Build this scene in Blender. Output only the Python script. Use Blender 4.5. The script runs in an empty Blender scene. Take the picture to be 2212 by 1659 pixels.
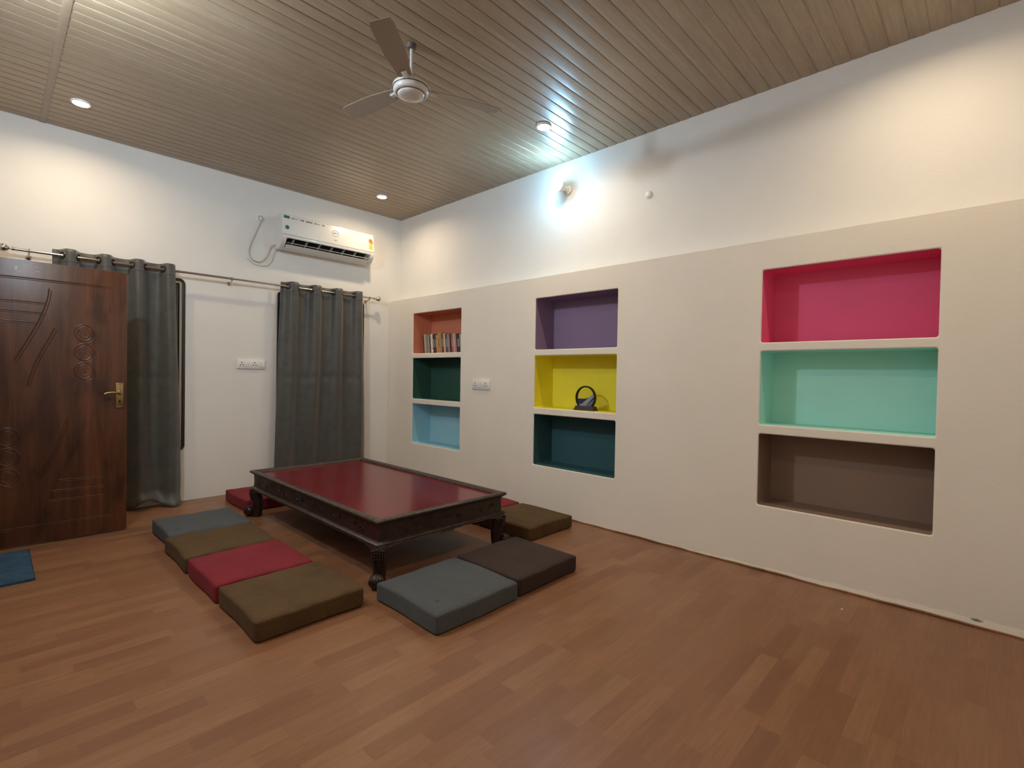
import bpy, bmesh, math, random
from mathutils import Vector, Matrix
from math import sin, cos, pi, radians as rad
random.seed(7)
K = 0.87                      # survey units -> metres
SC = bpy.context.scene
COL = SC.collection

# ------------------------------------------------------------------ camera
cam_d = bpy.data.cameras.new('camera'); cam = bpy.data.objects.new('camera', cam_d); COL.objects.link(cam)
SC.camera = cam
yaw, pitch, roll = 0.8069, -0.0169, 0.0168
fwd = Vector((sin(yaw)*cos(pitch), cos(yaw)*cos(pitch), sin(pitch)))
rgt = Vector((cos(yaw), -sin(yaw), 0)); upv = rgt.cross(fwd)
r2 = cos(roll)*rgt + sin(roll)*upv; u2 = -sin(roll)*rgt + cos(roll)*upv
M = Matrix((r2, u2, -fwd)).transposed().to_4x4()
M.translation = Vector((-4.0545, -6.4351, 1.45))*K
cam.matrix_world = M
cam_d.sensor_fit = 'HORIZONTAL'; cam_d.sensor_width = 36.0
cam_d.lens = 36.0*1078.4/2212.0
cam_d.clip_start = 0.02

# ------------------------------------------------------------------ world, view
W = bpy.data.worlds.new('night'); SC.world = W; W.use_nodes = True
W.node_tree.nodes['Background'].inputs[0].default_value = (0.02, 0.025, 0.04, 1)
W.node_tree.nodes['Background'].inputs[1].default_value = 0.05
vs = SC.view_settings
vs.view_transform = 'Standard'; vs.look = 'None'; vs.gamma = 1.0; vs.use_curve_mapping = False
vs.exposure = 2.15
# strengths of the room's lamps (read by their builders below)
SPOT_W = 2.0; SPOT_COL = (1.0, 0.78, 0.54)
BULB_S = 48.0; BULB_S2 = 215.0; BULB_COL = (0.34, 0.70, 1.0); BULB_COL2 = (0.70, 0.84, 0.97)
SC.cycles.max_bounces = 10; SC.cycles.diffuse_bounces = 7
SC.cycles.sample_clamp_indirect = 6.0

# ------------------------------------------------------------------ helpers
def V(*a): return Vector(a)

class Geo:
    """collects shapes in survey units"""
    def __init__(s): s.bm = bmesh.new(); s.mi = 0
    def face(s, vs, mi=None):
        try:
            f = s.bm.faces.new(vs); f.material_index = s.mi if mi is None else mi; return f
        except ValueError: return None
    def quad(s, a, b, c, d, mi=None):
        return s.face([s.bm.verts.new(p) for p in (a, b, c, d)], mi)
    def box(s, x0, x1, y0, y1, z0, z1, bev=0, seg=2):
        x0, x1 = sorted((x0, x1)); y0, y1 = sorted((y0, y1)); z0, z1 = sorted((z0, z1))
        r = bmesh.ops.create_cube(s.bm, size=1)
        vs = r['verts']
        for v in vs:
            v.co = V((x0+x1)/2+v.co.x*(x1-x0), (y0+y1)/2+v.co.y*(y1-y0), (z0+z1)/2+v.co.z*(z1-z0))
        fs = {f for v in vs for f in v.link_faces}
        for f in fs: f.material_index = s.mi
        if bev:
            es = list({e for f in fs for e in f.edges})
            r = bmesh.ops.bevel(s.bm, geom=es, offset=bev, segments=seg, profile=.5, affect='EDGES')
            for f in r['faces']: f.material_index = s.mi
            vs = list({v for f in r['faces'] for v in f.verts} | {v for v in vs if v.is_valid})
        return vs
    def tube(s, pts, r, n=12, cap=True, ry=None):
        pts = [Vector(p) for p in pts]; rings = []; up = None
        rs = r if isinstance(r, (list, tuple)) else [r]*len(pts)
        for i, p in enumerate(pts):
            t = (pts[min(i+1, len(pts)-1)]-pts[max(i-1, 0)]).normalized()
            if up is None:
                up = V(0, 0, 1) if abs(t.z) < .9 else V(1, 0, 0)
            a = (up - t*up.dot(t)).normalized(); b = t.cross(a); up = a
            rings.append([s.bm.verts.new(p + a*cos(2*pi*k/n)*rs[i] + b*sin(2*pi*k/n)*(rs[i] if ry is None else ry*rs[i])) for k in range(n)])
        for i in range(len(rings)-1):
            for k in range(n):
                s.face([rings[i][k], rings[i][(k+1) % n], rings[i+1][(k+1) % n], rings[i+1][k]])
        if cap: s.face(rings[0][::-1]); s.face(rings[-1])
    def lathe(s, prof, c, axis=V(0, 0, 1), n=32):
        axis = Vector(axis).normalized(); a = V(1, 0, 0) if abs(axis.x) < .9 else V(0, 1, 0)
        a = (a-axis*a.dot(axis)).normalized(); b = axis.cross(a); c = Vector(c); rings = []
        for r, h in prof:
            if r < 1e-6: rings.append([s.bm.verts.new(c+axis*h)])
            else: rings.append([s.bm.verts.new(c+axis*h+(a*cos(2*pi*k/n)+b*sin(2*pi*k/n))*r) for k in range(n)])
        for p, q in zip(rings, rings[1:]):
            for k in range(n):
                k2 = (k+1) % n
                if len(p) == 1 and len(q) == 1: continue
                if len(p) == 1: s.face([p[0], q[k2], q[k]])
                elif len(q) == 1: s.face([p[k], p[k2], q[0]])
                else: s.face([p[k], p[k2], q[k2], q[k]])
    def ball(s, c, r, n=16, sc=(1, 1, 1), rot=None):
        m = Matrix.Translation(Vector(c)) @ (rot or Matrix()) @ Matrix.Diagonal((r*sc[0], r*sc[1], r*sc[2], 1))
        q = bmesh.ops.create_uvsphere(s.bm, u_segments=n, v_segments=max(6, n//2), radius=1, matrix=m)
        for v in q['verts']:
            for f in v.link_faces: f.material_index = s.mi
    def torus(s, c, axis, R, r, n=32, m=8, sc=None, z=None):
        axis = Vector(axis).normalized(); a = V(0, 0, 1) if abs(axis.z) < .9 else V(1, 0, 0)
        a = (a-axis*a.dot(axis)).normalized(); b = axis.cross(a); rings = []
        for i in range(n):
            d = a*cos(2*pi*i/n)+b*sin(2*pi*i/n)
            rings.append([s.bm.verts.new(Vector(c)+d*(R+r*cos(2*pi*j/m))+axis*r*sin(2*pi*j/m)) for j in range(m)])
        for i in range(n):
            for j in range(m):
                s.face([rings[i][j], rings[(i+1) % n][j], rings[(i+1) % n][(j+1) % m], rings[i][(j+1) % m]])
    def rectsweep(s, prof, x0, x1, y0, y1):
        """profile of (outward offset, z) swept round a rectangle with mitred corners"""
        loops = []
        for o, z in prof:
            loops.append([s.bm.verts.new(p) for p in ((x0-o, y0-o, z), (x1+o, y0-o, z), (x1+o, y1+o, z), (x0-o, y1+o, z))])
        for a, b in zip(loops, loops[1:]):
            for k in range(4): s.face([a[k], a[(k+1) % 4], b[(k+1) % 4], b[k]])
        return loops
    def extrude_x(s, prof, x0, x1, cap=True):
        """closed (y,z) profile run along x"""
        a = [s.bm.verts.new((x0, y, z)) for y, z in prof]; b = [s.bm.verts.new((x1, y, z)) for y, z in prof]
        n = len(prof)
        for k in range(n): s.face([a[k], a[(k+1) % n], b[(k+1) % n], b[k]])
        if cap: s.face(a[::-1]); s.face(b)

def obj(name, g, mat, parent=None, loc=None, smooth=35, rot=None, fix=True):
    """link geometry as ONE object. Verts are world survey coords; loc = origin (survey)"""
    bm = g.bm
    L = Vector(loc) if loc is not None else (Vector(parent['_o']) if parent is not None else V(0, 0, 0))
    bmesh.ops.remove_doubles(bm, verts=bm.verts, dist=1e-5)
    if fix: bmesh.ops.recalc_face_normals(bm, faces=bm.faces)
    for v in bm.verts: v.co = (v.co-L)*K
    me = bpy.data.meshes.new(name); bm.to_mesh(me); bm.free()
    for m in (mat if isinstance(mat, (list, tuple)) else [mat]): me.materials.append(m)
    if smooth:
        for p in me.polygons: p.use_smooth = True
        me.set_sharp_from_angle(angle=rad(smooth))
    o = bpy.data.objects.new(name, me); COL.objects.link(o)
    o['_o'] = list(L)
    if parent is not None:
        o.parent = parent; o.location = (L-Vector(parent['_o']))*K
    else: o.location = L*K
    if rot: o.rotation_euler = rot
    return o
def empty(name, loc):
    o = bpy.data.objects.new(name, None); COL.objects.link(o); o.location = Vector(loc)*K; o['_o'] = list(loc)
    o.empty_display_size = .05
    return o
def tag(o, label=None, cat=None, group=None, kind=None):
    if label: o['label'] = label
    if cat: o['category'] = cat
    if group: o['group'] = group
    if kind: o['kind'] = kind
    return o

# ------------------------------------------------------------------ materials
class NT:
    def __init__(s, name):
        s.m = bpy.data.materials.new(name); s.m.use_nodes = True; s.t = s.m.node_tree
        s.b = s.t.nodes['Principled BSDF']
    def n(s, typ, **kw):
        nd = s.t.nodes.new('ShaderNode'+typ)
        for k, v in kw.items():
            if k.startswith('_'): setattr(nd, k[1:], v)
        return nd
    def set(s, sock, v):
        if isinstance(v, bpy.types.NodeSocket): s.t.links.new(v, sock)
        elif isinstance(v, (tuple, list)) and len(v) == 3 and sock.type == 'RGBA': sock.default_value = (*v, 1)
        else: sock.default_value = v
    def math(s, op, a, b=0.0, c=None):
        nd = s.n('Math', _operation=op); s.set(nd.inputs[0], a); s.set(nd.inputs[1], b)
        if c is not None: s.set(nd.inputs[2], c)
        return nd.outputs[0]
    def pos(s): return s.n('NewGeometry').outputs['Position']
    def oc(s): return s.n('TexCoord').outputs['Object']
    def sep(s, v):
        nd = s.n('SeparateXYZ'); s.set(nd.inputs[0], v); return nd.outputs
    def comb(s, x, y, z):
        nd = s.n('CombineXYZ'); s.set(nd.inputs[0], x); s.set(nd.inputs[1], y); s.set(nd.inputs[2], z); return nd.outputs[0]
    def scale(s, v, k):
        nd = s.n('VectorMath', _operation='MULTIPLY'); s.set(nd.inputs[0], v); nd.inputs[1].default_value = k; return nd.outputs[0]
    def noise(s, v, sc, det=3, rough=.5, dist=0):
        nd = s.n('TexNoise'); s.set(nd.inputs['Vector'], v); nd.inputs['Scale'].default_value = sc
        nd.inputs['Detail'].default_value = det; nd.inputs['Roughness'].default_value = rough; nd.inputs['Distortion'].default_value = dist
        return nd.outputs['Fac']
    def white(s, v):
        nd = s.n('TexWhiteNoise', _noise_dimensions='3D'); s.set(nd.inputs['Vector'], v); return nd.outputs['Value']
    def ramp(s, f, stops):
        nd = s.n('ValToRGB'); s.set(nd.inputs[0], f); e = nd.color_ramp.elements
        while len(e) < len(stops): e.new(.5)
        for el, (p, c) in zip(e, stops): el.position = p; el.color = (*c, 1) if len(c) == 3 else c
        return nd.outputs[0]
    def mix(s, f, a, b, mode='MIX'):
        nd = s.n('Mix', _data_type='RGBA', _blend_type=mode); s.set(nd.inputs[0], f); s.set(nd.inputs[6], a); s.set(nd.inputs[7], b)
        return nd.outputs[2]
    def rng(s, f, a, b, c, d):
        nd = s.n('MapRange'); s.set(nd.inputs[0], f)
        for i, q in enumerate((a, b, c, d)): s.set(nd.inputs[i+1], q)
        return nd.outputs[0]
    def bump(s, h, st, dist=.01):
        nd = s.n('Bump'); nd.inputs['Strength'].default_value = st; nd.inputs['Distance'].default_value = dist
        s.set(nd.inputs['Height'], h); s.t.links.new(nd.outputs[0], s.b.inputs['Normal']); return nd
    def P(s, **kw):
        for k, v in kw.items(): s.set(s.b.inputs[k.replace('_', ' ')], v)
        return s

def basic(name, col, rough=.5, metal=0, bump=0, bs=60, var=0, spec=.5, coat=0):
    t = NT(name); t.P(Roughness=rough, Metallic=metal); t.b.inputs['Specular IOR Level'].default_value = spec
    if coat: t.b.inputs['Coat Weight'].default_value = coat; t.b.inputs['Coat Roughness'].default_value = .1
    nz = t.noise(t.oc(), bs, 4, .6)
    c0 = tuple(x*(1-var) for x in col); c1 = tuple(min(1, x*(1+var)) for x in col)
    t.P(Base_Color=t.ramp(nz, [(.3, c0), (.7, c1)]))
    if bump: t.bump(nz, bump, .004)
    return t.m

def paint(name, col, var=.03, skirt=False):
    t = NT(name); p = t.pos()
    big = t.noise(p, 1.3, 4, .6); fine = t.noise(p, 90, 3, .6); mid = t.noise(p, 9, 3, .5)
    c = t.ramp(big, [(.3, tuple(x*(1-var) for x in col)), (.7, tuple(min(1, x*(1+var)) for x in col))])
    if skirt:
        xyz = t.sep(p)
        wob = t.noise(p, 7, 5, .65)
        lim = t.rng(xyz[1], -3.4*K, -6.5*K, .000, .046)
        lim = t.math('ADD', lim, t.math('MULTIPLY', t.math('SUBTRACT', wob, .5), .05))
        f = t.rng(t.math('SUBTRACT', lim, xyz[2]), -.004, .006, 0, 1)
        c = t.mix(f, c, (.92, .90, .82))
        # dark scuff near the skirting
        dy = t.math('MULTIPLY', t.math('ADD', xyz[1], 6.409*K), 1/.030); dz = t.math('MULTIPLY', t.math('SUBTRACT', xyz[2], .036), 1/.010)
        d = t.math('ADD', t.math('MULTIPLY', dy, dy), t.math('MULTIPLY', dz, dz))
        d = t.math('ADD', d, t.math('MULTIPLY', t.noise(p, 120, 3), 1.6))
        c = t.mix(t.rng(d, 1.0, 1.7, .8, 0), c, (.06, .06, .065))
        # hair-line smudges
        sm = t.noise(t.scale(p, (1, .35, 2.4)), 3.3, 6, .75)
    t.P(Base_Color=c, Roughness=.62); t.b.inputs['Specular IOR Level'].default_value = .3
    t.bump(t.math('ADD', t.math('MULTIPLY', fine, .35), t.math('ADD', mid, t.math('MULTIPLY', big, 2.0))), .28, .006)
    return t.m

M_up = paint('paint_white', (.775, .765, .735))
M_low = paint('paint_beige', (.80, .755, .675), skirt=True)
M_back = paint('paint_back', (.76, .74, .70))

def floor_mat():
    t = NT('laminate'); p = t.pos(); xyz = t.sep(p)
    w = .076
    row = t.math('FLOOR', t.math('DIVIDE', xyz[1], w))
    off = t.white(t.comb(row, 3.3, 0))
    L = t.math('ADD', .34, t.math('MULTIPLY', t.white(t.comb(row, 9.1, 1)), .2))
    cx = t.math('ADD', t.math('DIVIDE', xyz[0], L), t.math('MULTIPLY', off, 7.0))
    cell = t.math('FLOOR', cx)
    rnd = t.white(t.comb(row, cell, 5.0))
    rnd2 = t.white(t.comb(row, cell, 15.0))
    gv = t.comb(t.math('ADD', t.math('MULTIPLY', xyz[0], 1.6), t.math('MULTIPLY', rnd, 40)), t.math('MULTIPLY', xyz[1], 24), rnd2)
    g1 = t.noise(gv, 1.6, 7, .66, .6)
    gv2 = t.comb(t.math('MULTIPLY', xyz[0], 9), t.math('MULTIPLY', xyz[1], 120), rnd)
    g2 = t.noise(gv2, 1.0, 4, .6)
    base = t.ramp(rnd, [(0, (.215, .092, .045)), (.25, (.255, .112, .053)), (.5, (.265, .126, .062)), (.75, (.29, .134, .065)), (1, (.305, .155, .078))])
    c = t.mix(t.rng(g1, .3, .7, .40, 0), base, (.155, .070, .038))
    c = t.mix(t.rng(g1, .55, .85, 0, .30), c, (.31, .18, .11))
    c = t.mix(t.rng(g2, .35, .65, .34, 0), c, (.15, .074, .042))
    fy = t.math('FRACT', t.math('DIVIDE', xyz[1], w)); ey = t.math('MINIMUM', fy, t.math('SUBTRACT', 1, fy))
    fx = t.math('FRACT', cx); ex = t.math('MULTIPLY', t.math('MINIMUM', fx, t.math('SUBTRACT', 1, fx)), 5)
    e = t.rng(t.math('MINIMUM', ey, ex), 0, .02, .35, 0)
    c = t.mix(e, c, (.12, .055, .03))
    t.P(Base_Color=c, Roughness=t.rng(t.noise(p, 5, 4), .3, .7, .33, .43))
    t.b.inputs['Specular IOR Level'].default_value = .42
    wav = t.noise(t.scale(p, (1, 1, 1)), 34, 2, .5)
    t.bump(t.math('ADD', t.math('MULTIPLY', wav, .9), t.math('MULTIPLY', g2, .12)), .16, .004)
    return t.m
M_floor = floor_mat()

def ceil_mat():
    t = NT('pvc_wood'); p = t.pos(); xyz = t.sep(p)
    w = .107*K
    row = t.math('FLOOR', t.math('DIVIDE', t.math('ADD', xyz[1], 7*K), w*2))
    rnd = t.white(t.comb(row, 1.7, 0))
    gv = t.comb(t.math('ADD', t.math('MULTIPLY', xyz[0], 1.1), t.math('MULTIPLY', rnd, 30)), t.math('MULTIPLY', xyz[1], 17), rnd)
    g = t.noise(gv, 1.3, 8, .7, .5)
    blot = t.noise(t.comb(t.math('MULTIPLY', xyz[0], .8), t.math('MULTIPLY', xyz[1], 2.6), rnd), 2.1, 5, .6)
    g2 = t.noise(t.comb(t.math('MULTIPLY', xyz[0], 14), t.math('MULTIPLY', xyz[1], 90), rnd), 1, 4, .6)
    c = t.ramp(g, [(.25, (.22, .16, .105)), (.45, (.33, .255, .17)), (.6, (.38, .30, .205)), (.8, (.46, .385, .275))])
    c = t.mix(t.rng(blot, .42, .7, 0, .45), c, (.30, .185, .115))
    c = t.mix(t.rng(g2, .35, .65, .25, 0), c, (.20, .14, .08))
    c = t.mix(t.math('MULTIPLY', rnd, .22), c, (.27, .18, .11))
    t.P(Base_Color=c, Roughness=t.rng(g, .3, .7, .30, .38))
    t.b.inputs['Specular IOR Level'].default_value = .75
    t.bump(t.math('ADD', g2, g), .05, .002)
    return t.m
M_ceil = ceil_mat()

def wood_door():
    t = NT('door_skin'); p = t.oc(); xyz = t.sep(p)
    v = t.comb(t.math('MULTIPLY', xyz[0], 9), t.math('MULTIPLY', xyz[1], 9), t.math('MULTIPLY', xyz[2], .8))
    g = t.noise(v, 1.4, 6, .62, .7)
    v2 = t.comb(t.math('MULTIPLY', xyz[0], 90), t.math('MULTIPLY', xyz[1], 90), t.math('MULTIPLY', xyz[2], 5))
    g2 = t.noise(v2, 1.0, 4, .6)
    st = t.math('FRACT', t.math('MULTIPLY', t.math('ADD', xyz[0], t.math('MULTIPLY', t.noise(t.scale(p, (1, 1, .4)), 1.2, 2), .06)), 4.6))
    c = t.ramp(g, [(.28, (.040, .014, .007)), (.5, (.110, .037, .016)), (.75, (.19, .068, .028))])
    stv = t.white(t.comb(t.math('FLOOR', t.math('MULTIPLY', xyz[0], 7.5)), 2.0, 0))
    c = t.mix(t.math('MULTIPLY', stv, .5), c, (.045, .014, .007))
    blo = t.noise(t.scale(p, (5, 5, 2.2)), 1.5, 3, .5)
    c = t.mix(t.rng(blo, .52, .72, 0, .7), c, (.022, .009, .006))
    c = t.mix(t.rng(g2, .35, .65, .3, 0), c, (.035, .014, .009))
    t.P(Base_Color=c, Roughness=.36)
    t.bump(g2, .08, .002)
    return t.m
M_door = wood_door()

def fabric(name, col, var=.18, quilt=False, pile=.04):
    t = NT(name); p = t.oc(); xyz = t.sep(p)
    n1 = t.noise(p, 7, 4, .6); n2 = t.noise(p, 260, 2, .6); n3 = t.noise(t.scale(p, (1, 1.6, 1)), 34, 5, .7, .8)
    c = t.ramp(t.math('ADD', t.math('MULTIPLY', n1, .55), t.math('MULTIPLY', n3, .45)), [(.36, tuple(x*(1-var) for x in col)), (.62, tuple(x*(1+var) for x in col))])
    c = t.mix(t.rng(n2, .3, .7, .3, 0), c, tuple(x*.55 for x in col))
    h = t.math('ADD', t.math('MULTIPLY', n3, .8), t.math('MULTIPLY', n2, .25))
    if quilt:
        a = t.math('ADD', xyz[0], xyz[1]); b = t.math('SUBTRACT', xyz[0], xyz[1])
        q = t.math('MULTIPLY', t.math('ABSOLUTE', t.math('SINE', t.math('MULTIPLY', a, 210))), t.math('ABSOLUTE', t.math('SINE', t.math('MULTIPLY', b, 210))))
        h = t.math('ADD', t.math('MULTIPLY', q, .8), t.math('MULTIPLY', n2, .15))
        c = t.mix(t.rng(q, 0, .35, .35, 0), c, tuple(x*.7 for x in col))
        ex_, ey_ = t.math('ADD', xyz[0], .196), t.math('ADD', xyz[1], .155)
        d = t.math('SQRT', t.math('ADD', t.math('MULTIPLY', ex_, ex_), t.math('MULTIPLY', t.math('MULTIPLY', ey_, ey_), .5)))
        c = t.mix(t.rng(t.math('ADD', d, t.math('MULTIPLY', t.noise(p, 90, 2), .012)), .010, .020, .75, 0), c, (.012, .014, .018))
    t.P(Base_Color=c, Roughness=.92); t.b.inputs['Sheen Weight'].default_value = pile
    t.b.inputs['Sheen Roughness'].default_value = .5
    t.b.inputs['Sheen Tint'].default_value = (*[min(1, x*2+.1) for x in col], 1)
    t.bump(h, .5, .004)
    return t.m

def curtain_mat():
    t = NT('curtain_satin'); p = t.oc()
    n = t.noise(p, 12, 4, .6); w = t.noise(t.scale(p, (4, 4, 1)), 160, 2, .5)
    c = t.ramp(n, [(.3, (.054, .052, .045)), (.7, (.078, .075, .065))])
    t.P(Base_Color=c, Roughness=.47); t.b.inputs['Sheen Weight'].default_value = .25
    t.bump(t.math('ADD', w, t.math('MULTIPLY', n, .6)), .18, .004)
    return t.m
M_curt = curtain_mat()

def darkwood():
    t = NT('carved_wood'); p = t.oc(); n = t.noise(p, 30, 5, .65); n2 = t.noise(p, 6, 3)
    c = t.ramp(n, [(.3, (.012, .006, .005)), (.6, (.030, .013, .010)), (.85, (.075, .042, .028))])
    t.P(Base_Color=c, Roughness=t.rng(n2, .3, .7, .26, .45)); t.bump(n, .45, .004)
    return t.m
M_dark = darkwood()
def dusty():
    t = NT('worn_wood'); p = t.oc(); n = t.noise(p, 26, 6, .7)
    c = t.ramp(n, [(.3, (.018, .010, .008)), (.55, (.052, .032, .023)), (.85, (.14, .098, .070))])
    t.P(Base_Color=c, Roughness=.42); t.bump(n, .4, .004); return t.m
M_worn = dusty()
def redtop():
    t = NT('red_lacquer'); p = t.oc(); n = t.noise(p, 3, 5, .6); n2 = t.noise(p, 60, 3)
    c = t.ramp(n, [(.3, (.120, .005, .009)), (.7, (.150, .007, .012))])
    t.P(Base_Color=c, Roughness=t.rng(n2, .3, .7, .15, .21)); t.b.inputs['Specular IOR Level'].default_value = .5
    t.bump(n, .12, .004); return t.m
M_red = redtop()

M_white = basic('white_plastic', (.78, .78, .76), .32, var=.02)
M_acw = basic('ac_plastic', (.68, .68, .66), .16, var=.01, coat=.6)
M_grey = basic('grey_plastic', (.35, .35, .35), .5)
M_black = basic('black_gap', (.008, .008, .009), .5)
M_steel = basic('brushed_steel', (.52, .48, .44), .22, 1, var=.08)
M_ring = basic('dark_ring', (.05, .045, .04), .25, 1)
M_brass = basic('aged_brass', (.36, .27, .14), .33, 1, var=.15)
M_cable = basic('cable', (.50, .48, .42), .5)
M_gasket = basic('black_gasket', (.010, .010, .014), .18, spec=.7)
M_alu = basic('frame_silver', (.42, .40, .36), .3, 1)
M_fan = basic('fan_white', (.66, .64, .62), .22, coat=.4, var=.02)
M_fanline = basic('fan_line', (.03, .028, .028), .4)
M_blade = basic('fan_blade', (.30, .245, .19), .4, var=.05)
def glass(name, col, rough=.02):
    t = NT(name); t.P(Base_Color=col, Roughness=rough); t.b.inputs['Transmission Weight'].default_value = 1; t.b.inputs['IOR'].default_value = 1.45
    return t.m
M_pane = basic('night_glass', (.006, .007, .009), .04, spec=.8)
def emit(name, col, s, body=(.8, .8, .8)):
    t = NT(name); t.P(Base_Color=body, Roughness=.4); t.b.inputs['Emission Color'].default_value = (*col, 1); t.b.inputs['Emission Strength'].default_value = s
    return t.m
M_led = emit('downlight_led', (1.0, .78, .48), 16)
M_bulb = emit('cool_bulb', BULB_COL, BULB_S); M_bulb2 = emit('cool_bulb_bright', BULB_COL2, BULB_S2)

# ------------------------------------------------------------------ the room
HC, D, ZB = 3.741, .195, 2.5025
XL, YF = -4.27, -6.95
ROWS = [(2.2824, 1.7325), (1.6677, 1.1096), (1.0401, .4958)]
COLS = [(-.6315, -1.6522), (-2.8814, -3.9006), (-5.1661, -6.1964)]
DEP = .32

g = Geo(); g.box(XL-1.3, D+.0, YF, 0, -.05, 0)
tag(obj('floor', g, M_floor, smooth=0), kind='structure')
g = Geo()
n = int((-YF)/.107)+1
pr = []
y = 0.0
for i in range(n):
    y0 = -i*.107; y1 = max(YF, y0-.107)
    pr += [(y0-.0030, HC-.0005)]+[(y0+(y1-y0)*q, HC-.0012-.0034*math.sqrt(max(0, 1-(2*q-1)**2))) for q in (.055, .10, .17, .27, .38, .5, .62, .73, .83, .90, .945)]+[(y1+.0030, HC-.0005), (y1+.0025, HC+.0015), (y1-.0025, HC+.0015)]
pr = [(0, HC+.0015)]+pr
for a, b in zip(pr, pr[1:]):
    g.quad((XL, a[0], a[1]), (D, a[0], a[1]), (D, b[0], b[1]), (XL, b[0], b[1]))
g.quad((XL, YF, HC+.05), (D, YF, HC+.05), (D, 0, HC+.05), (XL, 0, HC+.05))
cl = tag(obj('ceiling', g, M_ceil, smooth=20, fix=False), kind='structure')
for p in cl.data.polygons:
    pass
g = Geo(); g.box(-3.745, -3.697, YF, -.001, HC-.008, HC+.0, .003)
tag(obj('trim_1', g, M_ceil, smooth=30), kind='structure')

# turned-up edge of the floor sheet along the niche wall
g = Geo(); random.seed(2)
pts = [(-.007+.003*sin(i*.9)+random.uniform(-.002, .002), YF*i/120, .006+.003*sin(i*.37)+random.uniform(0, .003)) for i in range(121)]
g.tube(pts, .0075, 6)
tag(obj('trim_3', g, M_floor), kind='structure')
# wall with the niches
g = Geo()
ys = [0]; zs = [0]
LIP = .010
for a, b in COLS: ys += [a+LIP, b-LIP]
ys.append(YF)
for zt, zl in reversed(ROWS): zs += [zl-LIP, zt+LIP]
zs.append(ZB)
for i in range(len(ys)-1):
    for j in range(len(zs)-1):
        if i % 2 == 1 and j % 2 == 1: continue
        g.quad((0, ys[i], zs[j]), (0, ys[i+1], zs[j]), (0, ys[i+1], zs[j+1]), (0, ys[i], zs[j+1]))
def rrect(yc, zc, hw, hh, r, x, seg=5):
    pts = []
    for (sy, sz, a0) in ((1, 1, 0), (-1, 1, 90), (-1, -1, 180), (1, -1, 270)):
        for k in range(seg+1):
            a = rad(a0+90*k/seg)
            pts.append((x, yc+sy*(hw-r)+cos(a)*r, zc+sz*(hh-r)+sin(a)*r))
    return pts
for a, b in COLS:
    for zt, zl in ROWS:
        yc, zc, hw, hh = (a+b)/2, (zt+zl)/2, (a-b)/2, (zt-zl)/2
        o0 = rrect(yc, zc, hw+LIP, hh+LIP, .0001, 0)
        loops = [o0]
        for k in range(5):
            t = k/4*pi/2
            loops.append(rrect(yc, zc, hw+LIP*(1-sin(t)), hh+LIP*(1-sin(t)), .016, LIP*(1-cos(t))))
        for p, q in zip(loops, loops[1:]):
            P_ = [g.bm.verts.new(v) for v in p]; Q_ = [g.bm.verts.new(v) for v in q]
            for k in range(len(P_)): g.face([P_[k], P_[(k+1) % len(P_)], Q_[(k+1) % len(P_)], Q_[k]])
for i in range(len(ys)-1):
    g.quad((0, ys[i], ZB+2e-4), (0, ys[i+1], ZB+2e-4), (D, ys[i+1], ZB+2e-4), (D, ys[i], ZB+2e-4))
g.mi = 1
g.quad((D, 0, ZB+1e-3), (D, YF, ZB+1e-3), (D, YF, HC+.05), (D, 0, HC+.05))
g.mi = 0
g.quad((.55, 0, 0), (.55, YF, 0), (.55, YF, HC), (.55, 0, HC))
wr = tag(obj('wall_right', g, [M_low, M_up], smooth=12), kind='structure')
NC = {(0, 0): ('salmon orange', (.66, .25, .145)), (0, 1): ('dark bottle green', (.036, .105, .080)), (0, 2): ('sky blue', (.34, .60, .70)),
      (1, 0): ('muted purple', (.275, .195, .315)), (1, 1): ('bright yellow', (.82, .74, .050)), (1, 2): ('dark teal', (.036, .108, .125)),
      (2, 0): ('hot pink', (.76, .125, .275)), (2, 1): ('mint turquoise', (.43, .80, .72)), (2, 2): ('dark brown', (.255, .175, .130))}
for (ci, ri), (nm, c) in NC.items():
    a, b = COLS[ci]; zt, zl = ROWS[ri]; yc, zc, hw, hh = (a+b)/2, (zt+zl)/2, (a-b)/2, (zt-zl)/2
    g = Geo()
    f = [g.bm.verts.new(v) for v in rrect(yc, zc, hw, hh, .016, LIP)]
    bk = [g.bm.verts.new(v) for v in rrect(yc, zc, hw, hh, .016, DEP)]
    N = len(f)
    for k in range(N): g.face([f[k], f[(k+1) % N], bk[(k+1) % N], bk[k]])
    g.face(bk)
    mt = paint('paint_'+nm.replace(' ', '_'), c, .05)
    o = obj('niche', g, mt, wr, smooth=30, fix=False)
    o['label'] = '%s painted recess, %s row of the %s column of niches' % (nm, ['top', 'middle', 'bottom'][ri], ['far left', 'middle', 'right'][ci])

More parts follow.
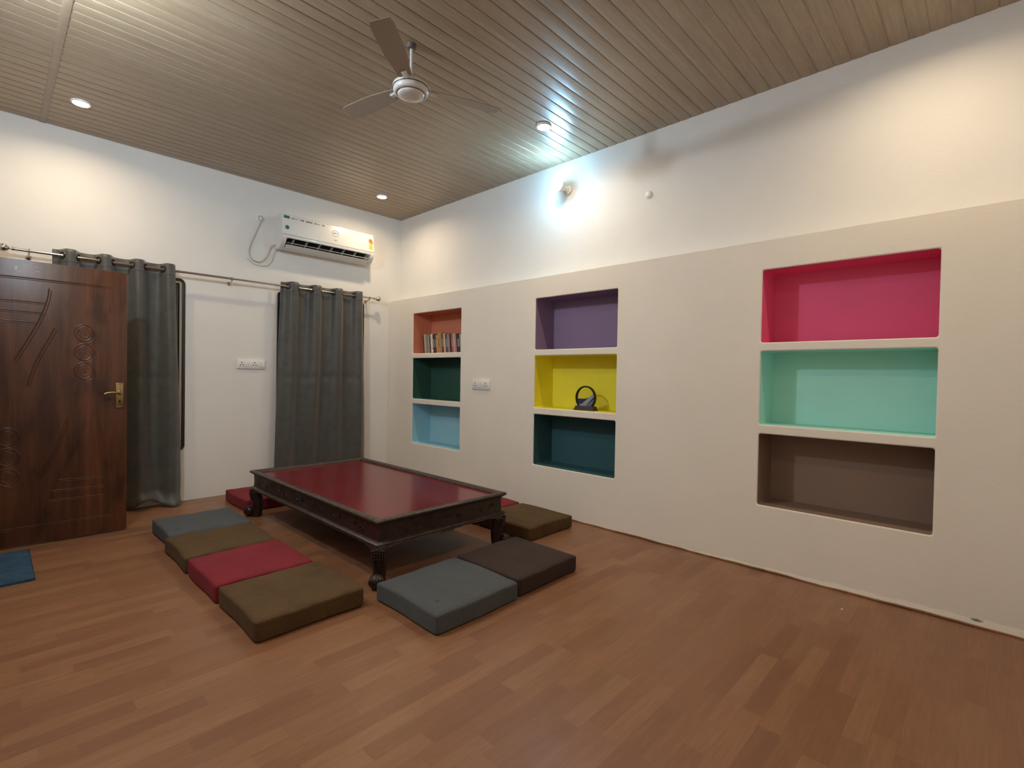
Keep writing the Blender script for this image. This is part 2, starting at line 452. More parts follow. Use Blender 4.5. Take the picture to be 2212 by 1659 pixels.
# wall with the windows (two openings)
WINS = [(-3.56, -2.585, .575, 2.44), (-1.58, -.41, .575, 2.44)]
g = Geo()
xs = [XL]+[v for w in WINS for v in w[:2]]+[D+.35]; zz = [0, .575, 2.44, HC+.05]
for i in range(len(xs)-1):
    for j in range(3):
        if i % 2 == 1 and j == 1: continue
        g.quad((xs[i], 0, zz[j]), (xs[i+1], 0, zz[j]), (xs[i+1], 0, zz[j+1]), (xs[i], 0, zz[j+1]))
for x0, x1, z0, z1 in WINS:
    for (p, q) in (((x0, z0), (x1, z0)), ((x1, z0), (x1, z1)), ((x1, z1), (x0, z1)), ((x0, z1), (x0, z0))):
        g.quad((p[0], 0, p[1]), (q[0], 0, q[1]), (q[0], .15, q[1]), (p[0], .15, p[1]))
tag(obj('wall_back', g, M_back, smooth=0), kind='structure')
for i, (x0, x1, z0, z1) in enumerate(WINS):
    xc, zc, hw, hh = (x0+x1)/2, (z0+z1)/2, (x1-x0)/2, (z1-z0)/2
    def rr(hw_, hh_, r, y): return [(xc+q[1]-0, y, zc+q[2]) for q in rrect(0, 0, hw_, hh_, r, 0, 8)]
    def ringobj(prof, r0):
        g = Geo(); L_ = [[g.bm.verts.new(v) for v in rr(hw+o, hh+o, max(.005, r0+o), y)] for o, y in prof]
        for p, q in zip(L_, L_[1:]+L_[:1]):
            for k in range(len(p)): g.face([p[k], p[(k+1) % len(p)], q[(k+1) % len(p)], q[k]])
        return g
    w = empty('window_%d' % (i+1), (xc, 0, z0)); tag(w, kind='structure')
    g = ringobj([(.012, -.001), (.012, -.012), (.004, -.018), (-.012, -.016), (-.016, .02), (-.016, .07)], .045)
    obj('window_frame', g, M_gasket, w)
    g = ringobj([(-.0165, .0), (-.040, .0), (-.043, .012), (-.043, .05), (-.0165, .05)], .045)
    o = obj('window_sash', g, M_alu, w); o['label'] = 'slim silver sash inside black frame'
    g = Geo(); g.box(x0+.04, x1-.04, .03, .04, z0+.04, z1-.04); g.box(xc-.015, xc+.015, .015, .03, z0+.04, z1-.04)
    obj('window_pane', g, M_pane, w, smooth=0)
g = Geo(); g.quad((XL, .16, .4), (D, .16, .4), (D, .16, 2.6), (XL, .16, 2.6))
tag(obj('wall_outer', g, M_black, smooth=0), kind='structure')

# walls on the camera's side
DY0, DY1, DH = -.80, -1.90, 2.36
g = Geo()
for y0, y1, z0, z1 in ((0, DY0, 0, HC+.05), (DY0, DY1, DH, HC+.05), (DY1, YF, 0, HC+.05)):
    g.quad((XL, y0, z0), (XL, y1, z0), (XL, y1, z1), (XL, y0, z1))
tag(obj('wall_left', g, M_up, smooth=0), kind='structure')
g = Geo(); g.quad((XL-1.3, YF, 0), (D, YF, 0), (D, YF, HC+.05), (XL-1.3, YF, HC+.05))
tag(obj('wall_front', g, M_up, smooth=0), kind='structure')
g = Geo()
g.quad((XL-1.3, 0, 0), (XL-1.3, YF, 0), (XL-1.3, YF, 2.7), (XL-1.3, 0, 2.7)); g.quad((XL-1.3, 0, 0), (XL, 0, 0), (XL, 0, 2.7), (XL-1.3, 0, 2.7))
g.quad((XL-1.3, 0, 2.7), (XL, 0, 2.7), (XL, YF, 2.7), (XL-1.3, YF, 2.7))
tag(obj('wall_hallway', g, M_low, smooth=0), kind='structure')
g = Geo()
for y0, y1, z0, z1 in ((DY0, DY0-.03, 0, DH), (DY1+.03, DY1, 0, DH), (DY0, DY1, DH-.03, DH)):
    g.box(XL-.09, XL+.004, y1, y0, z0, z1, .003)
tag(obj('trim_2', g, M_door, smooth=30), kind='structure')

# ------------------------------------------------------------------ the open door leaf
YD0, YD1 = -.832, -.79                     # faces towards / away from the camera
d = empty('door_1', (XL+.02, -.81, 0)); tag(d, kind='structure')
g = Geo(); g.box(XL+.01, -3.209, YD0, YD1, .012, 2.308, .003)
def mould(pts, r=.007, n=8):
    g.tube([(x, YD0+.0008, z) for x, z in pts], r*.72, n)
    g.tube([(x+.014, YD0+.0005, z-.014) for x, z in pts], r*.45, n)
def arc(cx, cz, rx, rz, a0, a1, m=20): return [(cx+rx*cos(rad(a0+(a1-a0)*k/m)), cz+rz*sin(rad(a0+(a1-a0)*k/m))) for k in range(m+1)]
def bez(p0, p1, p2, p3, m=18):
    return [tuple((1-t)**3*a+3*(1-t)**2*t*b+3*(1-t)*t*t*c+t**3*e for a, b, c, e in zip(p0, p1, p2, p3)) for t in [k/m for k in range(m+1)]]
XR, XLn = -3.329, XL+.13
cxm = (XR+XLn)/2; czm = 1.165
def both(pts, r=.007):                     # the pressed pattern repeats turned by half a turn
    mould(pts, r); mould([(2*cxm-x, 2*czm-z) for x, z in pts], r)
both([(XLn, 2.169), (XR, 2.169), (XR, 1.95)]); both([(XLn, 2.169), (XLn, 1.95)])
both([(XLn+.05, 1.984), (-3.738, 1.979)]); both([(XLn+.05, 1.906), (-3.754, 1.898)]); both([(XLn+.05, 1.826), (-3.801, 1.814)])
both(bez((-3.724, 2.10), (-3.73, 1.95), (-3.80, 1.78), (-3.93, 1.50)))
both(bez((-3.690, 1.78), (-3.72, 1.68), (-3.82, 1.52), (-3.85, 1.30)))
both(bez((-3.445, .502), (-3.42, .53), (-3.36, .57), (XR, .64)))
for zc in (1.754, 1.592, 1.433):
    both(arc(-3.503, zc, .062, .070, 0, 360), .008); both(arc(-3.503, zc, .036, .042, 0, 360), .005)
    both([(-3.503, zc+.03), (-3.503, zc-.03)], .004)
obj('door_leaf', g, M_door, d, smooth=40)
g = Geo()
random.seed(3)
for x, z, w, h in ((-3.916, 2.238, .008, .026), (-3.905, 2.215, .014, .004), (-3.858, 2.236, .003, .014), (-3.80, 2.262, .012, .003), (-3.775, 2.262, .012, .003), (-3.805, 2.222, .008, .003), (-3.79, 2.228, .010, .005)):
    g.ball((x, YD0-.0004, z), 1, 10, (w, .0012, h/1.6))
o = obj('paint_scuff', g, basic('scuff', (.62, .60, .56), .7), d); o['label'] = 'whitish scuff marks near the top edge'
g = Geo(); g.box(-3.290, -3.235, YD0-.010, YD0, 1.104, 1.326, .004)
for zz_ in (1.104, 1.326):
    g.box(-3.284, -3.241, YD0-.013, YD0-.009, zz_-.012 if zz_ > 1.2 else zz_+.004, zz_-.004 if zz_ > 1.2 else zz_+.012, .001)
g.lathe([(.020, 0), (.020, .012), (.014, .016), (.012, .04), (0, .04)], (-3.262, YD0-.008, 1.238), (0, -1, 0), 20)
dh = obj('door_handle', g, M_brass, d, smooth=40); dh['label'] = 'antique brass lever on a long back plate'
g = Geo(); g.tube([(-3.262, YD0-.048, 1.238), (-3.285, YD0-.052, 1.240), (-3.32, YD0-.052, 1.243), (-3.355, YD0-.050, 1.238), (-3.372, YD0-.046, 1.229)], [.011, .010, .008, .008, .010], 12)
obj('lever', g, M_brass, dh)
g = Geo(); g.lathe([(.008, 0), (.008, .0015), (0, .0015)], (-3.262, YD0-.010, 1.165), (0, -1, 0), 14); g.box(-3.266, -3.258, YD0-.0115, YD0-.010, 1.145, 1.165)
obj('keyhole', g, M_black, dh)

# ------------------------------------------------------------------ downlights
def downlight(x, y, label):
    t = empty('ceiling_downlight', (x, y, HC-.012)); tag(t, label, 'ceiling light', 'round recessed ceiling lights')
    g = Geo(); g.lathe([(.055, .010), (.055, -.002), (.059, -.006), (.066, -.004), (.070, .003), (.070, .010)], (x, y, HC-.014), n=40)
    obj('trim_ring', g, M_white, t)
    g = Geo(); g.lathe([(0, .003), (.055, .003)], (x, y, HC-.014), n=40)
    o = obj('diffuser', g, M_led, t); o['label'] = 'glowing warm disc'
    l = bpy.data.lights.new('downlight_beam', 'AREA'); l.energy = SPOT_W; l.color = SPOT_COL; l.shape = 'DISK'; l.size = .075; l.spread = rad(160)
    lo = bpy.data.objects.new('downlight_beam', l); COL.objects.link(lo); lo.parent = t; lo.location = (0, 0, -.007)
downlight(-3.518, -.732, 'glowing warm downlight above the brown door')
downlight(-.562, -.709, 'glowing warm downlight in the ceiling corner above the air conditioner')
downlight(-.556, -3.433, 'glowing warm downlight above the cool wall bulb')
downlight(-.556, -6.135, 'warm downlight in the ceiling above the pink niche')
downlight(-3.518, -3.433, 'warm downlight in the ceiling on the door side, level with the fan')
downlight(-3.518, -6.135, 'warm downlight in the ceiling straight above the viewpoint')

# ------------------------------------------------------------------ cool wall bulbs
def wall_bulb(x, y, z, sx, label):
    t = empty('wall_bulb', (x, y, z)); tag(t, label, 'light bulb', 'cool white bulbs on the walls')
    ax = V(sx, .12 if sx < 0 else 0, .12).normalized(); c = V(x, y, z)
    g = Geo(); g.lathe([(.048, 0), (.048, .010), (.040, .016), (.030, .020), (.030, .045), (.024, .048), (0, .048)], c, ax, 28)
    obj('holder', g, M_white, t)
    g = Geo(); g.lathe([(.024, .046), (.028, .070), (.048, .105), (.060, .128), (.066, .150), (.067, .156)], c, ax, 28)
    obj('bulb_body', g, M_white, t)
    g = Geo(); g.lathe([(.067, .156), (.066, .170), (.060, .188), (.050, .203), (.036, .214), (.018, .221), (0, .223)], c, ax, 32)
    o = obj('bulb_globe', g, M_bulb if sx < 0 else M_bulb2, t); o['label'] = 'glowing bluish white globe'
wall_bulb(D, -3.148, 3.425, -1, 'lit cool white bulb on the upper wall above the niches')
wall_bulb(XL, -2.90, 3.40, 1, 'lit cool white bulb on the door side wall')

# small blank ceiling rose / cover on upper wall
g = Geo(); g.lathe([(0, .022), (.020, .022), (.030, .016), (.036, .006), (.038, 0)], (D, -4.094, 3.157), (-1, 0, 0), 28)
tag(obj('cable_cover', g, M_white), 'small round white cover on the upper wall right of the bulb', 'wall cover')

# ------------------------------------------------------------------ ceiling fan
fx, fy, fz = -2.03, -3.475, 3.43
t = empty('ceiling_fan', (fx, fy, HC)); tag(t, 'white ceiling fan hanging from the wood-look ceiling', 'fan')
g = Geo(); g.tube([(fx, fy, HC-.002), (fx, fy, fz+.05)], .011, 14); obj('down_rod', g, M_fan, t)
g = Geo(); g.lathe([(.012, -.035), (.030, -.03), (.034, -.012), (.036, 0)], (fx, fy, HC-.002), n=20)
g.lathe([(.012, .075), (.024, .07), (.034, .035), (.036, .02)], (fx, fy, fz+.015), n=20); obj('canopy', g, basic('canopy_dark', (.10, .085, .07), .5), t)
g = Geo(); g.lathe([(0, .042), (.06, .040), (.105, .034), (.122, .024), (.126, .014), (.124, .006), (.119, .004), (.121, -.004), (.121, -.020), (.114, -.030), (.098, -.036), (.094, -.034), (.092, -.042), (.084, -.050), (.05, -.054), (0, -.055)], (fx, fy, fz), n=56)
hb = obj('motor_housing', g, M_fan, t, smooth=50)
g = Geo(); g.torus((fx, fy, fz+.004), (0, 0, 1), .1205, .0035, 56, 8); g.torus((fx, fy, fz-.036), (0, 0, 1), .0965, .0028, 56, 8)
o = obj('groove_line', g, M_fanline, hb); o['label'] = 'dark ring lines round the housing'
for k in range(3):
    a = rad(100+120*k); dx, dy = cos(a), sin(a); px_, py_ = -dy, dx
    g = Geo(); rows_ = []
    for i in range(13):
        u = i/12; r = .135+u*.53; hw = .042+.028*min(1, u*2.2) if u < .93 else .058; tw = rad(11)
        rows_.append([(fx+dx*r+px_*hw*s*cos(tw), fy+dy*r+py_*hw*s*cos(tw), fz+.012+hw*s*sin(tw)-.010*s*s*0) for s in (-1, -.5, 0, .5, 1)])
    vv = [[g.bm.verts.new(p) for p in r_] for r_ in rows_]; v2 = [[g.bm.verts.new(V(*p)+V(0, 0, .004)) for p in r_] for r_ in rows_]
    for i in range(12):
        for j in range(4):
            g.face([vv[i][j], vv[i][j+1], vv[i+1][j+1], vv[i+1][j]]); g.face([v2[i][j], v2[i+1][j], v2[i+1][j+1], v2[i][j+1]])
        g.face([vv[i][0], vv[i+1][0], v2[i+1][0], v2[i][0]]); g.face([vv[i][4], v2[i][4], v2[i+1][4], vv[i+1][4]])
    for r_ in (0, 12):
        for j in range(4): g.face([vv[r_][j], v2[r_][j], v2[r_][j+1], vv[r_][j+1]])
    bl = obj('blade', g, M_blade, t)
    g = Geo(); g.tube([(fx+dx*.09, fy+dy*.09, fz+.016), (fx+dx*.19, fy+dy*.19, fz+.010)], .011, 8, ry=2.0); obj('blade_bracket', g, M_fan, bl)

# ------------------------------------------------------------------ split air conditioner
AX0, AX1 = -1.622, -.385
ac = empty('air_conditioner', (-1.0, 0, 2.95)); tag(ac, 'white split air conditioner high on the wall above the curtain rod', 'air conditioner')
top = [(0, 3.352), (-.10, 3.372), (-.185, 3.372), (-.205, 3.362), (-.226, 3.25), (-.234, 3.135)]
low_full = [(-.236, 3.105), (-.232, 3.075), (-.215, 3.035), (-.17, 2.985), (-.11, 2.955), (0, 2.965)]
low_rec = [(-.236, 3.105), (-.234, 3.090), (-.228, 3.080), (-.150, 3.075), (-.105, 3.02), (-.125, 2.978), (-.145, 2.972), (-.11, 2.955), (0, 2.965)]
g = Geo(); E_ = .05
g.extrude_x(top+low_full, AX0, AX0+E_); g.extrude_x(top+low_full, AX1-E_, AX1); g.extrude_x(top+low_rec, AX0+E_, AX1-E_)
body = obj('body', g, M_acw, ac, smooth=50)
g = Geo()
g.extrude_x([(-.2275, 3.079), (-.2275, 3.0785), (-.150, 3.0735), (-.107, 3.02), (-.126, 2.980), (-.1245, 2.979), (-.103, 3.02), (-.149, 3.0755)], AX0+E_+.03, AX1-E_-.03)
o = obj('air_outlet', g, M_black, ac); o['label'] = 'dark air outlet slot'
for k in range(7):
    x = AX0+E_+.10+k*.165
    g = Geo(); g.extrude_x([(-.215, 3.078), (-.15, 3.073), (-.112, 3.02), (-.15, 3.03)], x, x+.008); obj('vane', g, M_grey, ac)
g = Geo(); g.extrude_x([(-.222, 3.022), (-.218, 3.026), (-.178, 3.032), (-.176, 3.028)], AX0+E_+.02, AX1-E_-.02); obj('louver', g, M_white, ac)
g = Geo(); g.extrude_x([(-.205, 3.000), (-.200, 3.006), (-.130, 2.978), (-.132, 2.972)], AX0+E_+.01, AX1-E_-.01); obj('louver', g, M_white, ac)
g = Geo(); g.extrude_x([(-.2352, 3.122), (-.2368, 3.120), (-.2368, 3.112), (-.2352, 3.110)], AX0+.001, AX1-.001); obj('panel_seam', g, M_grey, ac)
def acy(z): return -.205-(3.362-z)/(3.362-3.25)*.021 if z > 3.25 else -.226-(3.25-z)/.115*.008
def sticker(name, x0, x1, z0, z1, mat, lab=None, e=.0012):
    g = Geo(); a, b = acy(z1)-e, acy(z0)-e
    g.extrude_x([(a, z1), (b, z0), (b+.001, z0), (a+.001, z1)], x0, x1); o = obj(name, g, mat, ac, smooth=0)
    if lab: o['label'] = lab
    return o
MG = basic('sticker_green', (.02, .16, .09), .4); MK = basic('print_black', (.05, .05, .055), .5); MR = basic('sticker_red', (.72, .16, .05), .4); MY = basic('sticker_yellow', (.85, .62, .12), .5)
MB_ = basic('print_blue', (.08, .11, .35), .5)
sticker('sticker', -1.600, -1.530, 3.318, 3.352, MG, 'green tag at the top left corner')
x = -1.505
for w, m in ((.075, MB_), (.05, MK), (.085, MK), (.075, MK), (.035, MK)):
    g = Geo(); random.seed(int(w*1000)); xx = x
    while xx < x+w-.006:
        ww = random.choice((.006, .009, .012)); z = 3.330-(0)
        for zz_ in ((3.322, 3.340) if random.random() < .6 else (3.326, 3.334),):
            a, b = acy(zz_[1])-.001, acy(zz_[0])-.001
            g.extrude_x([(a, zz_[1]), (b, zz_[0]), (b+.0008, zz_[0]), (a+.0008, zz_[1])], xx, min(xx+ww*.7, x+w))
        xx += ww
    obj('printed_text', g, m, ac, smooth=0); x += w+.025
zc = 3.235
g = Geo(); g.lathe([(0, .002), (.022, .002), (.022, 0)], (-1.565, acy(zc-.03)-.0035, zc-.03), (0, -1, .1), 20)
for k in range(8): g.ball((-1.565+.022*cos(k*pi/4), acy(zc-.03)-.0035, zc-.03+.022*sin(k*pi/4)), .005, 6, (1, .3, 1))
o = obj('sticker', g, MG, ac); o['label'] = 'round green seal on the left'
zc = 3.262; xc = -.945
g = Geo(); g.torus((xc, acy(zc)-.001, zc), (0, -1, .1), .041, .0022, 40, 6)
g.tube([(xc-.022, acy(zc)-.0015, zc-.006), (xc-.014, acy(zc)-.0015, zc+.010), (xc-.006, acy(zc)-.0015, zc-.004), (xc+.004, acy(zc)-.0015, zc+.008), (xc+.010, acy(zc)-.0015, zc-.004), (xc+.022, acy(zc)-.0015, zc+.004)], .003, 6)
o = obj('logo', g, basic('print_grey', (.12, .12, .13), .5), ac); o['label'] = 'dark ring emblem with a script mark'
sticker('printed_text', -.970, -.925, 3.170, 3.176, MK)
o = sticker('energy_label', -.462, -.402, 3.155, 3.245, MY, 'yellow and red rating label at the right end')
g = Geo(); g.lathe([(0, .002), (.028, .002), (.028, 0)], (-.436, acy(3.268)-.003, 3.268), (0, -1, .15), 24); g.ball((-.41, acy(3.25)-.002, 3.247), .012, 8, (1.4, .2, .7)); obj('label_dial', g, MR, o)
g = Geo(); 
for zz_ in (3.225, 3.205, 3.185, 3.168):
    a = acy(zz_)-.0022; g.extrude_x([(a, zz_), (a, zz_-.004), (a+.0004, zz_-.004), (a+.0004, zz_)], -.452, -.415)
obj('label_print', g, MK, o, smooth=0)
# rose and looping cable left of the unit
t = empty('power_point', (-1.80, 0, 3.30)); tag(t, 'round white cable rose on the wall left of the air conditioner', 'wall outlet')
g = Geo(); g.lathe([(.046, 0), (.044, .014), (.030, .022), (0, .024)], (-1.80, 0, 3.30), (0, -1, 0), 28); obj('rose_plate', g, M_white, t)
g = Geo(); g.torus((-1.80, -.022, 3.30), (0, -1, 0), .026, .005, 28, 8); obj('rose_ring', g, M_grey, t)
def smoothpath(P_, m=10):
    out = []
    for i in range(len(P_)-1):
        p0, p1, p2, p3 = [Vector(P_[max(0, min(len(P_)-1, i+k))]) for k in (-1, 0, 1, 2)]
        for k in range(m):
            u = k/m; out.append(.5*((2*p1)+(-p0+p2)*u+(2*p0-5*p1+4*p2-p3)*u*u+(-p0+3*p1-3*p2+p3)*u**3))
    out.append(Vector(P_[-1])); return out
g = Geo()
g.tube(smoothpath([(-1.79, -.02, 3.27), (-1.84, -.02, 3.15), (-1.92, -.015, 2.92), (-1.90, -.015, 2.80), (-1.80, -.015, 2.775), (-1.72, -.02, 2.86), (-1.68, -.03, 2.98), (-1.63, -.04, 3.01)]), .006, 8)
tag(obj('power_cable', g, M_cable), 'thin pale cable in a wide loop hanging left of the air conditioner', 'cable')
g = Geo()
g.tube(smoothpath([(-1.615, -.05, 2.985), (-1.64, -.02, 2.90), (-1.66, -.006, 2.80), (-1.74, -.0045, 2.735), (-1.86, -.0045, 2.742), (-1.945, -.0045, 2.80)]), .0035, 6)
tag(obj('drain_cable', g, M_cable), 'thinner second cable looped inside the pale cable by the air conditioner', 'cable')

# ------------------------------------------------------------------ switch boards
def switchboard(kind, label):
    if kind == 'back':
        o0 = V(-2.047, 0, 1.478); ex = V(1, 0, 0); nz = V(0, -1, 0); Wd, H = .318, .112; mods = ['s', 'w', 's', 'w2']
    else:
        o0 = V(0, -1.897, 1.276); ex = V(0, -1, 0); nz = V(-1, 0, 0); Wd, H = .30, .118; mods = ['s', 'w', 's']
    t = empty('switch_board', o0+ex*Wd/2); tag(t, label, 'switch board', 'white switch boards on the walls')
    ez = V(0, 0, 1)
    def bx(u0, u1, v0, v1, d0, d1, bev=.003):
        g = Geo(); vs_ = g.box(u0, u1, v0, v1, d0, d1, bev, 2)
        for v in g.bm.verts: v.co = o0+ex*v.co.x+ez*v.co.y+nz*v.co.z
        return g
    obj('cover_plate', bx(0, Wd, 0, H, 0, .016, .005), M_white, t)
    n_ = 8 if kind == 'back' else 6; mw = (Wd-.03)/n_; u = .015
    for m_ in mods:
        w_ = mw*2 if m_ in ('s', 'w2') else mw*2 if kind == 'back' else mw*2
        if m_ == 's':
            o = obj('socket', bx(u+.002, u+w_-.002, .022, H-.022, .016, .019, .001), M_white, t)
            g = Geo(); c = o0+ex*(u+w_/2)+ez*(H/2)+nz*.0188
            for a, b, r in ((0, .018, .0075), (-.015, -.010, .006), (.015, -.010, .006)):
                g.lathe([(r, 0), (r, .0008), (0, .0008)], c+ex*a+ez*b, nz, 14)
            obj('pin_holes', g, M_black, o)
        else:
            for q in range(2):
                a = u+q*w_/2
                g = bx(a+.003, a+w_/2-.003, .022, H-.022, .016, .022, .002); obj('rocker_switch', g, M_white, t)
        u += w_
switchboard('back', 'white switch board between the two curtains')
switchboard('right', 'white switch board between the niche columns on the beige wall')

# ------------------------------------------------------------------ curtain rod and curtains
RZ, RY = 2.508, -.12
t = empty('curtain_rod', (-2.1, 0, RZ)); tag(t, 'long steel curtain rod with ball ends above the windows', 'curtain rod')
g = Geo(); g.tube([(-3.93, RY, RZ-.004), (-2.13, RY, RZ-.001)], .0125, 16); g.tube([(-2.14, RY, RZ-.001), (-.29, RY, RZ)], .0105, 16)
g.tube([(-2.155, RY, RZ-.001), (-2.125, RY, RZ-.001)], .015, 16); obj('pole', g, M_steel, t)
for x, s in ((-3.93, -1), (-.29, 1)):
    g = Geo(); g.lathe([(.013, -.02), (.018, -.015), (.018, -.005), (.009, 0), (.009, .012), (.020, .018), (.032, .035), (.036, .052), (.031, .070), (.018, .082), (.006, .086), (0, .090)], (x, RY, RZ-.002), (s, 0, 0), 24)
    obj('finial', g, M_steel, t)
for x in (-3.815, -2.135, -.375):
    g = Geo(); g.tube([(x, 0, RZ-.045), (x, -.05, RZ-.04), (x, RY+.01, RZ-.018)], .007, 10); g.lathe([(.022, 0), (.022, .006), (.008, .010)], (x, 0, RZ-.045), (0, -1, 0), 18)
    g.torus((x, RY, RZ-.001), (1, 0, 0), .0165, .004, 20, 8); obj('bracket', g, M_steel, t)

def curtain(name, XT0, XT1, XB0, XB1, zbot, label, puddle, seed, ph0):
    t = empty(name, ((XT0+XT1)/2, RY, zbot)); tag(t, label, 'curtain', 'dark grey eyelet curtains')
    random.seed(seed); NU, NV = 150, 70; per = 3.725
    offs = [random.uniform(-1, 1) for _ in range(12)]
    ZT = RZ+.058
    def P_(u, v):
        z = ZT+(zbot-ZT)*v
        x = (XT0+(XT1-XT0)*u)*(1-v)+(XB0+(XB1-XB0)*u)*v
        ph = 2*pi*per*u+ph0
        # broad front humps, as the eyelets gather them
        A = .046*(1-.22*v)
        drift = .35*sin(2.1*v+offs[0])*v+.5*sin(3*u+offs[1])*v
        sq = 1.7*max(0, 1-v*2.2)+.25; w = math.tanh(sq*sin(ph+drift))/math.tanh(sq)
        yy = RY-A*w+.014*v*sin(9*u+5*v+offs[2])+.008*v*sin(23*u+offs[3]+3*v)
        yy -= .02*v
        xx = x+.012*cos(ph)*(1-v)+.010*v*sin(4*v+offs[4]+6*u)
        # hem creases and mid height gatherings
        yy += .006*math.exp(-((v-.47)/.012)**2)
        z += .004*(w)*max(0, 1-v*14)
        if puddle and v > .8: yy -= .012*sin((v-.8)/.2*pi*2.3+5*u)*(v-.8)/.2
        if puddle and v > .94:
            k = (v-.94)/.06
            lift = math.exp(-((u-.72)/.10)**2)+.5*math.exp(-((u-.30)/.08)**2)
            yy -= .06*k*k*(1+.8*sin(7*u+1))+.07*lift*sin(k*pi); z = z+.016*k*(1+sin(11*u+2))*.5+.075*lift*k*k+.02*k*(1-k)*sin(21*u)
            xx += .015*k*sin(17*u)-.03*lift*k
            z = max(z, .004)
        return (xx, min(yy, -.022), z)
    g = Geo(); grid = [[g.bm.verts.new(P_(i/NU, j/NV)) for i in range(NU+1)] for j in range(NV+1)]
    for j in range(NV):
        for i in range(NU): g.face([grid[j][i], grid[j][i+1], grid[j+1][i+1], grid[j+1][i]])
    cb = obj('curtain_cloth', g, M_curt, t, smooth=80, fix=False)
    md = cb.modifiers.new('thickness', 'SOLIDIFY'); md.thickness = .003; md.offset = 0
    # stitched header line and eyelets at the places where the cloth crosses the pole
    hv = (ZT-(RZ-.055))/(ZT-zbot)
    g = Geo(); g.tube([V(*P_(i/NU, hv))+V(0, -.003, 0) for i in range(NU+1)], .0022, 6); obj('header_seam', g, M_curt, t)
    k = 0
    for i in range(1, 900):
        a = P_((i-1)/900, .058/(ZT-zbot)); b = P_(i/900, .058/(ZT-zbot))
        if (a[1]-RY)*(b[1]-RY) <= 0 and a[1] != b[1]:
            tg = V(b[0]-a[0], b[1]-a[1], 0).normalized(); nm = V(-tg.y, tg.x, 0)
            g = Geo(); g.torus((b[0], RY, RZ), nm, .030, .007, 28, 8); obj('eyelet', g, M_ring, t); k += 1
curtain('curtain', -3.66, -2.68, -3.64, -2.63, .010, 'dark grey curtain partly behind the open door, hem crumpled on the floor', True, 4, pi*1.55)
curtain('curtain', -1.578, -.475, -1.665, -.435, .05, 'dark grey curtain behind the low table', False, 9, pi*1.55)

# ------------------------------------------------------------------ low table
tx, ty, TW, TL, TZ = -1.645, -2.30, 1.24, 2.38, .458
x0, x1, y0, y1 = tx-TW/2, tx+TW/2, ty-TL/2, ty+TL/2
tb = empty('low_table', (tx, ty, 0)); tag(tb, 'low carved dark wood table with a glossy red top', 'table')
g = Geo(); g.box(x0+.055, x1-.055, y0+.055, y1-.055, TZ-.045, TZ-.022)
o = obj('table_top', g, M_red, tb, smooth=0); o['label'] = 'recessed glossy deep red panel'
g = Geo()
g.rectsweep([(-.062, TZ-.024), (-.058, TZ-.010), (-.052, TZ-.003), (-.040, TZ+.002), (-.022, TZ+.004), (-.008, TZ+.001), (0, TZ-.007), (.001, TZ-.015), (-.004, TZ-.023), (-.014, TZ-.028), (-.022, TZ-.036), (-.030, TZ-.040), (-.062, TZ-.040), (-.062, TZ-.024)], x0, x1, y0, y1)
obj('rim_moulding', g, M_worn, tb, smooth=35)
FZ0, FZ1 = .300, TZ-.038
g = Geo(); g.rectsweep([(-.070, FZ1), (-.030, FZ1), (-.033, (FZ0+FZ1)/2), (-.030, FZ0), (-.070, FZ0), (-.070, FZ1)], x0, x1, y0, y1)
random.seed(11)
def relief(s0, s1, fixed, axis, outward):
    """scrolling leaves carved in one side of the frieze"""
    Lg = s1-s0; m = int(Lg/.11); zc = (FZ0+FZ1)/2
    path = []
    def P3(s, z, o): return (s, fixed+outward*o, z) if axis == 'x' else (fixed+outward*o, s, z)
    for k in range(m*8+1):
        s = s0+Lg*k/(m*8); path.append(P3(s, zc+.020*sin(k/8*pi), .001))
    for k in range(m):
        if k % 3 == 0: continue
        s = s0+Lg*(k+.5)/m; sg = 1 if k % 2 else -1
        for a, dd, rr_ in ((0, .0, .013), (.6, .022, .010), (-.6, .022, .010), (1.2, .030, .008), (-1.2, .030, .008)):
            ct = P3(s+dd*sin(a)*1.4, zc-sg*.018+sg*dd*cos(a)*.8, .0)
            R_ = Matrix.Rotation(a*sg, 4, 'Y' if axis == 'x' else 'X')
            g.ball(ct, rr_, 8, (.45, .45, 1.25) if axis == 'x' else (.45, .45, 1.25), R_)
relief(x0+.08, x1-.08, y0+.031, 'x', -1); relief(x0+.08, x1-.08, y1-.031, 'x', 1)
relief(y0+.08, y1-.08, x0+.031, 'y', -1); relief(y0+.08, y1-.08, x1-.031, 'y', 1)
obj('carved_frieze', g, M_dark, tb, smooth=40)
# lower moulding with a waved apron edge that drops towards the legs
g = Geo()
g.rectsweep([(-.060, FZ0+.004), (-.026, FZ0+.004), (-.008, FZ0-.004), (-.002, FZ0-.014), (-.010, FZ0-.022), (-.060, FZ0-.022), (-.060, FZ0+.004)], x0, x1, y0, y1)
def apron(pa, pb, out):
    pa, pb, out = Vector(pa), Vector(pb), Vector(out); L_ = (pb-pa).length; n_ = 90; T, B_, T2, B2 = [], [], [], []
    for k in range(n_+1):
        s = k/n_*L_; p = pa+(pb-pa)*k/n_; e = min(s, L_-s)
        zb = FZ0-.030-.006*abs(sin(s*pi/.085))-.055*math.exp(-(e/.085)**2)
        if abs(s-L_/2) < .14: zb -= .012*(cos((s-L_/2)/.14*pi)+1)/2
        T.append(g.bm.verts.new(p+V(0, 0, FZ0-.018))); B_.append(g.bm.verts.new(V(p.x, p.y, zb)+out*.004))
        q = p-out*.022; T2.append(g.bm.verts.new(V(q.x, q.y, FZ0-.018))); B2.append(g.bm.verts.new(V(q.x, q.y, zb)))
    for k in range(n_):
        for a, b in ((T, B_), (B_, B2), (B2, T2), (T2, T)): g.face([a[k], a[k+1], b[k+1], b[k]])
e = .014
